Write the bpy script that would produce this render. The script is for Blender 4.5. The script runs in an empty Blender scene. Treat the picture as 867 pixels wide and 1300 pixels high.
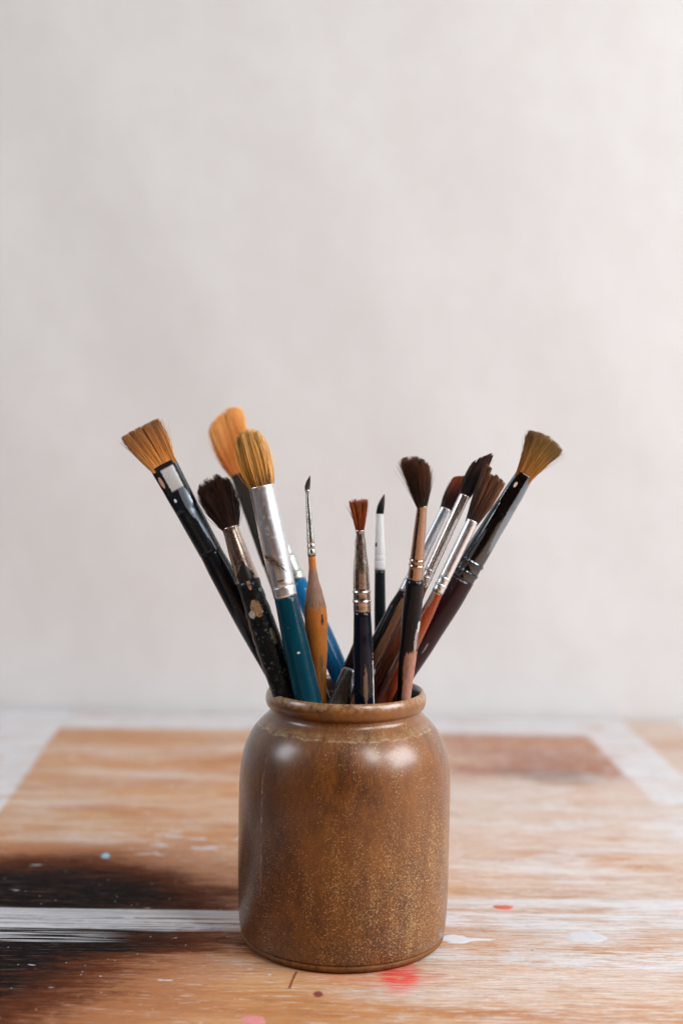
import bpy, math, random
import numpy as np
from mathutils import Vector, Matrix

random.seed(7)
rng = np.random.default_rng(7)
scene = bpy.context.scene
col = scene.collection

# ------------------------------------------------------------------ camera
PITCH, ROLL = math.radians(4.12), math.radians(0.9)
FPX, PCX, PCY = 1806.25, 433.5, 650.0            # focal length and centre in photo pixels (50 mm on a 24 mm wide frame)
CAM = Vector((-0.0035, -0.664, 0.2512))
fw = Vector((0, math.cos(PITCH), -math.sin(PITCH)))
rt0, up0 = Vector((1, 0, 0)), Vector((0, math.sin(PITCH), math.cos(PITCH)))
rt = rt0 * math.cos(ROLL) + up0 * math.sin(ROLL)
up = up0 * math.cos(ROLL) - rt0 * math.sin(ROLL)
cd = bpy.data.cameras.new("camera")
cam = bpy.data.objects.new("camera", cd)
col.objects.link(cam)
cam.matrix_world = Matrix(((rt.x, up.x, -fw.x, CAM.x), (rt.y, up.y, -fw.y, CAM.y), (rt.z, up.z, -fw.z, CAM.z), (0, 0, 0, 1)))
cd.sensor_fit = 'HORIZONTAL'
cd.sensor_width = 24
cd.lens = 50
cd.clip_start, cd.clip_end = 0.02, 50
cd.dof.use_dof = True
cd.dof.focus_distance = 0.652
cd.dof.aperture_fstop = 4.6
scene.camera = cam


def ray(px, py):
    return (fw + rt * ((px - PCX) / FPX) + up * (-(py - PCY) / FPX)).normalized()


def at_depth(px, py, Y):                          # the point of the upright plane y = Y seen at a photo pixel
    d = ray(px, py)
    return CAM + d * ((Y - CAM.y) / d.y)


def on_table(px, py, z=0.0):
    d = ray(px, py)
    return CAM + d * ((z - CAM.z) / d.z)


def depth(p):
    return (p - CAM).dot(fw)


# ------------------------------------------------------------------ light
world = bpy.data.worlds.new("World")
scene.world = world
world.use_nodes = True
wn = world.node_tree
wbg = wn.nodes['Background']
wbg.inputs['Strength'].default_value = 1.0

scene.view_settings.view_transform = 'Standard'
scene.view_settings.look = 'None'
scene.view_settings.exposure = 0.27
scene.view_settings.gamma = 1.0
scene.cycles.sample_clamp_direct = 2.5


def area(name, loc, target, sx, sy, power, color):
    ld = bpy.data.lights.new(name, 'AREA')
    ld.shape = 'RECTANGLE'
    ld.size, ld.size_y = sx, sy
    ld.energy = power
    ld.color = color
    o = bpy.data.objects.new(name, ld)
    col.objects.link(o)
    o.location = loc
    o.rotation_euler = (Vector(target) - Vector(loc)).to_track_quat('-Z', 'Y').to_euler()
    return o


area("window_light_right", (1.05, -0.36, 0.70), (-0.05, -0.20, 0.06), 0.72, 0.55, 14.0, (0.92, 0.96, 1.0))
area("window_light_left", (-1.15, -0.22, 0.78), (0, 0.05, 0.10), 0.40, 0.5, 4.8, (0.88, 0.94, 1.0))
area("fill_light_front", (0.72, -0.98, 1.20), (0.0, 0.20, 0.22), 0.28, 0.7, 9.5, (1.0, 0.97, 0.93))  # added fill from the front, narrow to draw a line on the handles


# ------------------------------------------------------------------ node helper
class S:
    """a socket with arithmetic"""
    def __init__(s, g, k): s.g, s.k = g, k
    def __add__(s, o): return s.g.m('ADD', s, o)
    def __radd__(s, o): return s.g.m('ADD', o, s)
    def __sub__(s, o): return s.g.m('SUBTRACT', s, o)
    def __rsub__(s, o): return s.g.m('SUBTRACT', o, s)
    def __mul__(s, o): return s.g.m('MULTIPLY', s, o)
    def __rmul__(s, o): return s.g.m('MULTIPLY', o, s)
    def __truediv__(s, o): return s.g.m('DIVIDE', s, o)
    def abs(s): return s.g.m('ABSOLUTE', s, 0)
    def clamp(s): return s.g.m('MINIMUM', s.g.m('MAXIMUM', s, 0.0), 1.0)


class G:
    def __init__(s, name):
        s.mat = bpy.data.materials.new(name)
        s.mat.use_nodes = True
        s.nt = s.mat.node_tree
        s.b = s.nt.nodes['Principled BSDF']

    def n(s, t): return s.nt.nodes.new(t)

    def put(s, inp, v):
        if isinstance(v, S): s.nt.links.new(v.k, inp)
        elif isinstance(v, (tuple, list)):
            inp.default_value = tuple(v) + ((1,) if len(v) == 3 and inp.type == 'RGBA' else ())
        else: inp.default_value = v

    def m(s, op, a, b=0.0):
        q = s.n('ShaderNodeMath'); q.operation = op
        s.put(q.inputs[0], a); s.put(q.inputs[1], b)
        return S(s, q.outputs[0])

    def obj(s):
        return S(s, s.n('ShaderNodeTexCoord').outputs['Object'])

    def sep(s, v):
        q = s.n('ShaderNodeSeparateXYZ'); s.put(q.inputs[0], v)
        return [S(s, o) for o in q.outputs]

    def comb(s, x, y, z=0.0):
        q = s.n('ShaderNodeCombineXYZ')
        for i, v in enumerate((x, y, z)): s.put(q.inputs[i], v)
        return S(s, q.outputs[0])

    def attr(s, name):
        q = s.n('ShaderNodeAttribute'); q.attribute_name = name
        return S(s, q.outputs['Fac'])

    def noise(s, v, scale=1.0, detail=3.0, rough=0.5, dist=0.0):
        q = s.n('ShaderNodeTexNoise')
        s.put(q.inputs['Vector'], v); q.inputs['Scale'].default_value = scale
        q.inputs['Detail'].default_value = detail; q.inputs['Roughness'].default_value = rough
        q.inputs['Distortion'].default_value = dist
        return S(s, q.outputs['Fac'])

    def voronoi(s, v, scale=1.0, rnd=1.0):
        q = s.n('ShaderNodeTexVoronoi')
        s.put(q.inputs['Vector'], v); q.inputs['Scale'].default_value = scale; q.inputs['Randomness'].default_value = rnd
        return S(s, q.outputs['Distance']), S(s, q.outputs['Color'])

    def sm(s, x, a, b, lo=0.0, hi=1.0):           # smoothstep a..b -> lo..hi
        q = s.n('ShaderNodeMapRange'); q.interpolation_type = 'SMOOTHSTEP'
        inv = a > b
        if inv: a, b, lo, hi = b, a, hi, lo
        s.put(q.inputs[0], x)
        q.inputs[1].default_value, q.inputs[2].default_value = a, b
        q.inputs[3].default_value, q.inputs[4].default_value = lo, hi
        return S(s, q.outputs[0])

    def band(s, x, a, b, w):
        return s.sm(x, a - w, a + w) * s.sm(x, b + w, b - w)

    def blob(s, x, y, cx, cy, rx, ry, soft=0.3):
        dx, dy = (x - cx) / rx, (y - cy) / ry
        return s.sm(dx * dx + dy * dy, 1 + soft, 1 - soft)

    def mix(s, f, a, b):
        q = s.n('ShaderNodeMix'); q.data_type = 'RGBA'
        s.put(q.inputs[0], f); s.put(q.inputs[6], a); s.put(q.inputs[7], b)
        return S(s, q.outputs[2])

    def ramp(s, f, stops):
        q = s.n('ShaderNodeValToRGB'); e = q.color_ramp.elements
        while len(e) < len(stops): e.new(0.5)
        for k, (p, c) in enumerate(stops):
            e[k].position = p; e[k].color = tuple(c) + (1,)
        s.put(q.inputs[0], f)
        return S(s, q.outputs[0])

    def bump(s, h, strength, dist):
        q = s.n('ShaderNodeBump'); s.put(q.inputs['Height'], h)
        q.inputs['Strength'].default_value = strength; q.inputs['Distance'].default_value = dist
        s.nt.links.new(q.outputs[0], s.b.inputs['Normal'])

    def out(s, color=None, rough=None, metal=None, spec=None, coat=None):
        if color is not None: s.put(s.b.inputs['Base Color'], color)
        if rough is not None: s.put(s.b.inputs['Roughness'], rough)
        if metal is not None: s.put(s.b.inputs['Metallic'], metal)
        if spec is not None: s.put(s.b.inputs['Specular IOR Level'], spec)
        if coat is not None:
            s.put(s.b.inputs['Coat Weight'], coat[0]); s.put(s.b.inputs['Coat Roughness'], coat[1])
        return s.mat


# the room around: bright at the window sides, warm and dim behind the photographer
def build_world():
    nd, lk = wn.nodes, wn.links
    tc = nd.new('ShaderNodeTexCoord'); sp = nd.new('ShaderNodeSeparateXYZ')
    lk.new(tc.outputs['Generated'], sp.inputs[0])
    def mr(sock, a, b, lo, hi):
        q = nd.new('ShaderNodeMapRange'); q.interpolation_type = 'SMOOTHSTEP'
        lk.new(sock, q.inputs[0])
        for i, v in enumerate((a, b, lo, hi)): q.inputs[i + 1].default_value = v
        return q.outputs[0]
    def mx(f, a, b):
        q = nd.new('ShaderNodeMix'); q.data_type = 'RGBA'
        lk.new(f, q.inputs[0])
        for i, v in ((6, a), (7, b)):
            if isinstance(v, tuple): q.inputs[i].default_value = v + (1,)
            else: lk.new(v, q.inputs[i])
        return q.outputs[2]
    side = mr(sp.outputs[0], -1, 1, 0, 1)
    sides = mx(side, (0.22, 0.225, 0.24), (0.60, 0.62, 0.66))
    back = mr(sp.outputs[1], -0.95, -0.35, 1, 0)
    c = mx(back, sides, (0.055, 0.032, 0.020))
    low = mr(sp.outputs[2], -0.25, 0.05, 1, 0)
    c = mx(low, c, (0.10, 0.06, 0.04))
    lk.new(c, wbg.inputs['Color'])
    wbg.inputs['Strength'].default_value = 0.62


build_world()


# ------------------------------------------------------------------ mesh helpers
def new_obj(name, verts, faces, mat, parent=None, smooth=True, attrs=None):
    me = bpy.data.meshes.new(name)
    me.from_pydata([tuple(v) for v in verts] if not isinstance(verts, np.ndarray) else verts.tolist(), [],
                   faces if isinstance(faces, list) else faces.tolist())
    if attrs:
        for k, a in attrs.items():
            at = me.attributes.new(k, 'FLOAT', 'POINT')
            at.data.foreach_set('value', np.asarray(a, dtype=np.float32))
    me.materials.append(mat)
    if smooth: me.polygons.foreach_set('use_smooth', [True] * len(me.polygons))
    me.update()
    o = bpy.data.objects.new(name, me)
    col.objects.link(o)
    if parent is not None:
        o.parent = parent
        o.matrix_parent_inverse = Matrix.Identity(4)
    return o


def lathe(name, prof, mat, parent=None, seg=128, closed=False, wob=0.0):
    verts, faces = [], []
    n = len(prof)
    for j in range(seg):
        a = 2 * math.pi * j / seg
        for i, (r, z) in enumerate(prof):
            rr = r * (1 + wob * (math.sin(2 * a + z * 40) + 0.6 * math.sin(3 * a + 1 + z * 90)))
            verts.append((rr * math.cos(a), rr * math.sin(a), z))
    m = n if closed else n - 1
    for j in range(seg):
        k = (j + 1) % seg
        for i in range(m):
            i2 = (i + 1) % n
            faces.append((j * n + i, k * n + i, k * n + i2, j * n + i2))
    return new_obj(name, verts, faces, mat, parent)


def spline(pts, n):                               # Catmull-Rom through 2D points
    P = [pts[0]] + list(pts) + [pts[-1]]
    out = []
    for i in range(1, len(P) - 2):
        p0, p1, p2, p3 = [np.array(P[k], float) for k in (i - 1, i, i + 1, i + 2)]
        for k in range(n):
            t = k / n
            out.append(tuple(0.5 * ((2 * p1) + (p2 - p0) * t + (2 * p0 - 5 * p1 + 4 * p2 - p3) * t * t + (3 * p1 - p0 - 3 * p2 + p3) * t ** 3)))
    out.append(tuple(pts[-1]))
    return out


def tag(o, label, cat=None, group=None, kind=None):
    if label: o['label'] = label
    if cat: o['category'] = cat
    if group: o['group'] = group
    if kind: o['kind'] = kind


# ------------------------------------------------------------------ wall behind
def mat_wall():
    g = G("wall_paint")
    p = g.obj()
    x, y, z = g.sep(p)
    n1 = g.noise(g.comb((x + z * 0.5) * 9, 0.0, z * 5), 1.0, 5, 0.62)
    n2 = g.noise(g.comb(x * 34, 0.0, z * 26), 1.0, 3, 0.6)
    c = g.mix(g.sm(n1, 0.3, 0.7), (0.665, 0.643, 0.634), (0.705, 0.686, 0.678))
    c = g.mix(g.sm(n2, 0.35, 0.75) * 0.35, c, (0.62, 0.59, 0.575))
    g.bump(n2 * 0.4 + g.noise(p, 160, 3) * 0.1, 0.25, 0.004)
    return g.out(c, 0.75, 0.0, 0.25)


WALL_Y = 0.50
nx, nz = 120, 80
vs, fs = [], []
for j in range(nz + 1):
    for i in range(nx + 1):
        x = -1.5 + 3.0 * i / nx
        z = -0.35 + 1.9 * j / nz
        q = (x * 0.80 + z * 0.60)
        d = 0.0008 * math.sin(q * 23 + 1.3 * math.sin(z * 5)) + 0.0012 * math.sin(q * 47 + 2 * math.sin(z * 7 + 1) + 0.6) * (0.5 + 0.5 * math.sin(z * 6 + x * 3)) \
            + 0.0013 * math.sin(z * 17 - x * 9 + math.sin(x * 8))
        vs.append((x, WALL_Y + d, z))
for j in range(nz):
    for i in range(nx):
        a = j * (nx + 1) + i
        fs.append((a, a + 1, a + nx + 2, a + nx + 1))
wall = new_obj("wall", vs, fs, mat_wall())
tag(wall, "pale off-white wall softly out of focus behind the table", kind='structure')


# ------------------------------------------------------------------ table top
def tX(px, py): return on_table(px, py).x
def tY(px, py): return on_table(px, py).y


def mat_table():
    g = G("painted_plywood")
    p = g.obj()
    x, y, z = g.sep(p)
    # edges of everything brushed on wander a little, and pull out into streaks along the grain (x)
    wob = (g.noise(g.comb(x * 14, y * 14), 1.0, 3) - 0.5)
    streak = g.noise(g.comb(x * 7, y * 420), 1.0, 3, 0.65)
    streak2 = g.noise(g.comb(x * 16, y * 900, 3.0), 1.0, 2, 0.6)
    grain = g.noise(g.comb(x * 11, y * 110 + wob * 2.0), 1.0, 6, 0.68, 0.6)
    broad = g.noise(g.comb(x * 4.5, y * 17), 1.0, 4, 0.55, 0.4)
    patch = g.noise(g.comb(x * 9, y * 26, 7.0), 1.0, 4, 0.6)
    fine = g.noise(g.comb(x * 60, y * 1100), 1.0, 2, 0.6)
    def line_mask(a, b):                              # signed distance to the line through two photo pixels
        A, B = on_table(*a), on_table(*b)
        d = (B - A).normalized()
        return (x - A.x) * d.y - (y - A.y) * d.x      # > 0 on the right of the direction of travel
    yw = y + wob * 0.006
    xw = x + wob * 0.010

    tex = g.noise(g.comb(x * 110, y * 260, 13.0), 1.0, 5, 0.75, 0.3)
    scr = g.noise(g.comb(x * 70, y * 560, 17.0), 1.0, 5, 0.75, 0.3)
    wood = g.ramp(grain * 0.42 + broad * 0.33 + scr * 0.25, [(0.34, (0.26, 0.080, 0.024)), (0.43, (0.46, 0.175, 0.058)), (0.51, (0.57, 0.285, 0.125)), (0.64, (0.64, 0.41, 0.245))])
    # washed-out greyish white film, stronger on the right and far side
    right = g.sm(x + wob * 0.05, -0.05, 0.12)
    near = g.sm(y, -0.03, -0.10)
    far = g.sm(y, 0.08, 0.28)
    wash = g.sm(patch * 0.9 + streak * 0.25 + (tex - 0.5) * 0.35 + right * 0.17 + far * 0.05 - near * 0.10, 0.50, 0.84) * 0.80
    c = g.mix(wash, wood, (0.66, 0.56, 0.50))
    # rosy brown stained corner at the far right of the panel
    X0, Y0 = tX(580, 935), tY(600, 1015)
    f = g.band(xw, tX(560, 960), 0.5, 0.012) * g.sm(line_mask((835, 1025), (745, 934)), 0.004, -0.002) * g.sm(yw + (patch - 0.5) * 0.08, tY(650, 1003), tY(650, 975))
    c = g.mix(f * g.sm(streak * 0.3 + patch * 0.8 + (tex - 0.5) * 0.5, 0.34, 0.62) * 0.95, c, (0.32, 0.085, 0.028))
    f2 = g.blob(xw + (patch - 0.5) * 0.10, yw + (streak - 0.5) * 0.05, tX(700, 985), tY(700, 985), 0.036, 0.024, 0.9)
    c = g.mix(f2 * g.sm(grain, 0.32, 0.56) * 0.75, c, (0.10, 0.08, 0.075))
    f2 = g.blob(xw, yw, tX(720, 962), tY(720, 962), 0.04, 0.012, 0.6)
    c = g.mix(f2 * 0.5, c, (0.25, 0.075, 0.045))
    # orange line under the far painted border
    f = g.band(yw, tY(300, 945), tY(300, 931), 0.004)
    c = g.mix(f * 0.5, c, (0.50, 0.23, 0.11))

    # burnt, dark stain on the left: orange brown fringe, then black
    yt = y + (broad - 0.5) * 0.05 + (streak - 0.5) * 0.022 + (patch - 0.5) * 0.035
    left_fade = g.sm(x + (patch - 0.5) * 0.12, tX(400, 1150), tX(90, 1120))
    upper = g.sm(yt, tY(120, 1045), tY(120, 1135)) * g.sm(y, -0.037, -0.022) * (0.46 + 0.54 * left_fade) * g.sm(x, 0.08, 0.0)
    xl = x + (broad - 0.5) * 0.07 + (streak - 0.5) * 0.030 + (patch - 0.5) * 0.03 - (y + 0.02) * 0.55
    lower = g.sm(y, -0.012, -0.024) * g.sm(xl, tX(470, 1190), tX(10, 1190))
    dark = g.m('MAXIMUM', upper, lower)
    dd = (dark + (scr - 0.5) * 0.42 + (grain - 0.5) * 0.34 + (tex - 0.5) * 0.34 - 0.02) * g.sm(dark, 0.0, 0.15)
    c = g.mix(g.sm(dd, 0.06, 0.40) * 0.9, c, (0.36, 0.125, 0.040))
    c = g.mix(g.sm(dd, 0.38, 0.66), c, (0.125, 0.034, 0.012))
    c = g.mix(g.sm(dd, 0.60, 0.92), c, (0.007, 0.005, 0.006))

    dark_all = g.sm(dd, 0.3, 0.7)
    # ---- white paint, dragged on with a dry brush
    WH = (0.70, 0.71, 0.74)
    dry = g.sm(streak * 0.60 + scr * 0.28 + tex * 0.12, 0.42, 0.52)
    def white(mask, op=1.0):
        nonlocal c
        c = g.mix(mask * op, c, WH)
    ys = yw + (streak - 0.5) * 0.010
    # left band level with the front of the jar, and the broken stroke below it
    lb = g.band(ys, tY(150, 1181), tY(150, 1154), 0.0014) * g.sm(x, 0.06, 0.03)
    solid = g.sm(x + (patch - 0.5) * 0.12, tX(330, 1168), tX(120, 1168))
    white(lb * g.m('MAXIMUM', g.m('MAXIMUM', dry, solid * 0.55), g.band(y, tY(150, 1165), tY(150, 1155), 0.001) * 0.7), 0.85)
    lb2 = g.band(ys, tY(60, 1196), tY(60, 1183), 0.001) * g.sm(x + wob * 0.04, tX(165, 1190), tX(60, 1190))
    white(lb2 * g.sm(streak2 + streak * 0.4, 0.66, 0.76), 0.75)
    # right bands
    rg = g.sm(x, 0.02, 0.03)
    sl = x * 0.06
    r1 = g.band(ys - sl * 0.4, tY(700, 1156), tY(700, 1144) - 0.001, 0.0012)
    r2 = g.band(ys, tY(700, 1180) + 0.001, tY(700, 1160), 0.0018)
    white(r1 * rg * g.sm(streak + patch * 0.5 + x * 0.9, 0.66, 0.82), 0.8)
    white(r2 * rg * g.sm(streak * 0.3 + patch * 0.5 + scr * 0.4, 0.50, 0.62), 0.9)
    low_edge = ys + (x - 0.05) * 0.10
    r3 = g.sm(low_edge, tY(560, 1222) - 0.001, tY(560, 1216)) * g.sm(ys, tY(700, 1203), tY(700, 1209))
    white(r3 * rg * g.m('MAXIMUM', g.sm(scr * 0.7 + patch * 0.3 + x * 0.7, 0.49, 0.59), g.band(ys, tY(700, 1222), tY(700, 1209), 0.001) * g.sm(patch + streak * 0.4, 0.5, 0.75) * 0.7), 0.88)
    r4 = g.sm(patch, 0.5, 0.62) * g.band(ys, tY(800, 1215), tY(800, 1150), 0.004) * g.sm(x, tX(700, 1180), tX(840, 1180))
    white(r4 * g.sm(streak, 0.4, 0.55), 0.7)
    pw = g.noise(g.comb(x * 13, y * 34, 61.0), 1.0, 5, 0.66)
    white(g.sm(pw + (scr - 0.5) * 0.25, 0.50, 0.58) * g.sm(x, 0.05, 0.12) * g.band(y, -0.035, 0.30, 0.03), 0.50)
    # border strips round the panel
    wl = wob * 0.006
    dl = line_mask((0, 1030), (70, 930)) + wl
    white(g.band(dl, -0.047, 0.0, 0.002) * g.sm(streak * 0.3 + patch * 0.5 + tex * 0.3, 0.36, 0.52), 0.95)
    dr = line_mask((835, 1025), (745, 934)) + wl
    strip_r = g.band(dr, 0.0, 0.040, 0.0025) * g.sm(yw, tY(850, 1026), tY(850, 1018))
    white(strip_r * g.sm(scr * 0.4 + patch * 0.4 + tex * 0.3, 0.40, 0.54), 0.92)
    dr2 = g.band(dr, 0.085, 0.115, 0.004) * g.sm(yw, tY(850, 1026), tY(850, 985))
    white(dr2 * g.sm(patch, 0.35, 0.5), 0.85)
    white(g.sm(yw, tY(860, 1034), tY(860, 1040)) * 0.0 + g.band(yw, tY(860, 1075), tY(860, 1028), 0.006) * g.sm(xw, tX(760, 1040), tX(870, 1040)) * 0.5)
    fb = g.sm(yw, tY(400, 931), tY(400, 926)) * g.sm(x, tX(765, 930), tX(740, 930))
    white(fb, 0.92)
    # pale scuffs on the panel, thin
    sc = g.noise(g.comb(x * 45, y * 130, 11.0), 1.0, 3, 0.55)
    zone = g.blob(x, y, tX(240, 1068), tY(240, 1068), 0.055, 0.035, 0.7)
    white(g.sm(sc + zone * 0.11, 0.68, 0.72), 0.62)
    white(g.sm(sc, 0.70, 0.735) * g.blob(x, y, tX(720, 1110), tY(720, 1110), 0.075, 0.030, 0.6), 0.8)
    white(g.sm(g.noise(g.comb(x * 9, y * 60, 21.0), 1.0, 3), 0.56, 0.68) * g.blob(x, y, tX(640, 1045), tY(640, 1045), 0.09, 0.05, 0.7), 0.42)
    white(g.sm(tex * 0.6 + scr * 0.4, 0.57, 0.62) * g.sm(x, -0.02, 0.06) * g.sm(patch, 0.42, 0.6), 0.65)
    c = g.mix(g.sm(g.noise(g.comb(x * 13, y * 70, 51.0), 1.0, 4, 0.65), 0.54, 0.66) * 0.55 * (1.0 - dark_all), c, (0.47, 0.21, 0.075))
    # knots of darker bark-coloured grain near the front
    kn = g.noise(g.comb(x * 22, y * 85, 5.0), 1.0, 2, 0.5)
    c = g.mix(g.sm(kn, 0.66, 0.74) * near * 0.5, c, (0.26, 0.11, 0.05))
    c = g.mix(g.sm(scr * 0.6 + streak2 * 0.4, 0.53, 0.62) * 0.34, c, (0.22, 0.12, 0.07))
    mg = g.noise(g.comb(x * 11, y * 210, 31.0), 1.0, 4, 0.65, 0.3)
    c = g.mix(g.sm(mg, 0.54, 0.68) * 0.30 * (1.0 - dark_all), c, (0.40, 0.19, 0.085))
    unstained = 1.0 - dark_all * 0.9  # weight of the wood outside the dark stain
    l1 = g.noise(g.comb(x * 38, y * 900, 41.0), 1.0, 4, 0.7)
    c = g.mix(g.sm(l1, 0.52, 0.60) * 0.42 * unstained, c, (0.30, 0.135, 0.055))
    l2 = g.noise(g.comb(x * 150, y * 1250, 43.0), 1.0, 3, 0.7)
    c = g.mix(g.sm(l2, 0.60, 0.66) * 0.55 * unstained, c, (0.16, 0.075, 0.035))
    l3 = g.noise(g.comb(x * 55, y * 640, 47.0), 1.0, 5, 0.75)
    c = g.mix(g.sm(l3 + g.sm(x, -0.06, 0.08) * 0.06, 0.58, 0.63) * 0.55 * unstained, c, (0.72, 0.68, 0.65))
    c = g.mix(g.sm(l3, 0.64, 0.68) * 0.30 * dark_all, c, (0.22, 0.09, 0.05))
    # dust of paint on the dark part
    vd, vc = g.voronoi(g.comb(x * 330, y * 220), 1.0)
    r, gg, b_ = g.sep(vc)
    spk = g.sm(vd, 0.16, 0.08) * g.sm(r, 0.84, 0.86)
    c = g.mix(spk * g.sm(x, 0.02, -0.06) * 0.5, c, (0.62, 0.62, 0.62))
    vd2, vc2 = g.voronoi(g.comb(x * 95, y * 70, 2.0), 1.0)
    r2_, g2_, b2_ = g.sep(vc2)
    c = g.mix(g.sm(vd2, 0.11, 0.06) * g.sm(r2_, 0.80, 0.82) * 0.7, c, (0.60, 0.60, 0.60))
    c = g.mix(g.sm(vd2, 0.08, 0.04) * g.sm(g2_, 0.86, 0.88) * g.sm(x, 0.0, 0.05) * 0.8, c, (0.03, 0.04, 0.05))
    # red stain pulled out from under the jar, dark red hair lines
    rs = g.blob(x + (streak - 0.5) * 0.012 + (patch - 0.5) * 0.01, y, tX(508, 1236), tY(508, 1238), 0.008, 0.020, 0.9) + g.blob(x, y, tX(480, 1240), tY(480, 1240), 0.030, 0.010, 0.9) * 0.30
    c = g.mix((rs * g.sm(scr + streak * 0.4, 0.50, 0.82) * 1.0).clamp() * 0.82, c, (0.74, 0.015, 0.015))
    ln = line_mask((365, 1258), (376, 1236)) + (g.noise(g.comb(x * 90, y * 90), 1, 2) - 0.5) * 0.004
    c = g.mix(g.sm(ln.abs(), 0.0008, 0.0003) * g.band(y, tY(370, 1256), tY(370, 1234), 0.001) * 0.8, c, (0.16, 0.02, 0.02))
    c = g.mix(g.blob(x + wob * 0.004, y, tX(403, 1263), tY(403, 1263), 0.0021, 0.0032, 0.5) * 0.85, c, (0.18, 0.02, 0.03))
    rgh = 0.50 + (streak - 0.5) * 0.25
    g.bump(scr * 0.7 + tex * 0.5 + fine * 0.3, 0.45, 0.0009)
    return g.out(c, rgh, 0.0, 0.24 - dark_all * 0.23)


def rounded_slab(name, x0, x1, y0, y1, z0, z1, r, mat):
    nxs, nys = 60, 40
    vs, fs = [], []
    loops = [(0, z1), (r * 0.3, z1 - r * 0.1), (r * 0.8, z1 - r * 0.5), (r, z1 - r), (r, z0)]
    def loop(off, z):
        a, b, c, d = x0 + r - off, x1 - r + off, y0 + r - off, y1 - r + off
        return [(a, c, z), (b, c, z), (b, d, z), (a, d, z)]
    for off, z in loops: vs += loop(off, z)
    fs.append((0, 1, 2, 3))
    for k in range(len(loops) - 1):
        for i in range(4):
            j = (i + 1) % 4
            fs.append((k * 4 + i, k * 4 + 4 + i, k * 4 + 4 + j, k * 4 + j))
    e = (len(loops) - 1) * 4
    fs.append((e + 3, e + 2, e + 1, e))
    return new_obj(name, vs, fs, mat, smooth=False)


table = rounded_slab("table", -1.2, 1.2, -0.85, WALL_Y - 0.006, -0.028, 0.0, 0.003, mat_table())
tag(table, "wooden table with stained plywood top, streaks of white paint and dried paint drips", "table")


def paint_drop(px, py, rx, ry, h, colr, label, tail=None, seed=1, rough=0.4):
    """a dried drop of paint with a real, very low relief"""
    c = on_table(px, py)
    R = random.Random(seed)
    ph = [R.uniform(0, 6.28) for _ in range(5)]
    vs, fs = [], []
    N, M = 40, 6
    for k in range(M):
        t = k / (M - 1)                          # 0 centre .. 1 edge
        for i in range(N):
            a = 2 * math.pi * i / N
            w = 1 + 0.09 * math.sin(2 * a + ph[0]) + 0.06 * math.sin(3 * a + ph[1]) + 0.05 * math.sin(5 * a + ph[2]) + 0.03 * math.sin(9 * a + ph[3])
            x = rx * w * max(t, .02) * math.cos(a)
            y = ry * w * max(t, .02) * math.sin(a)
            if tail and math.cos(a) > 0.93: x += tail * t * ((math.cos(a) - 0.93) / 0.07)
            z = 0.0001 + h * (1 - t ** 4)
            if k == M - 1: z = -0.0003
            vs.append((c.x + x, c.y + y, z))
    for k in range(M - 1):
        for i in range(N):
            j = (i + 1) % N
            fs.append((k * N + i, (k + 1) * N + i, (k + 1) * N + j, k * N + j))
    fs.append(tuple(range(N)))
    g = G("dried_paint")
    n = g.noise(g.obj(), 300, 3)
    m = g.out(g.mix(g.sm(n, 0.35, 0.7) * 0.4, colr, tuple(v * 0.8 for v in colr)), rough)
    o = new_obj("paint_drop", vs, fs, m, table)
    tag(o, label)
    return o


paint_drop(744, 1190, 0.0098, 0.0095, 0.0002, (0.63, 0.63, 0.66), "oval drop of white paint on the right side of the table", seed=3)
paint_drop(577, 1193, 0.0080, 0.0060, 0.0003, (0.68, 0.69, 0.72), "white paint drop with a tail beside the foot of the jar", tail=0.016, seed=5)
paint_drop(639, 1152.5, 0.0053, 0.0036, 0.0003, (0.70, 0.10, 0.06), "small red drop of paint", seed=8)
paint_drop(134, 1087, 0.0026, 0.0050, 0.0003, (0.30, 0.52, 0.68), "small light blue drop of paint", seed=9)
paint_drop(321, 1296, 0.0058, 0.0050, 0.0003, (0.70, 0.26, 0.26), "pink drop of paint at the front of the table", seed=12)


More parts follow.
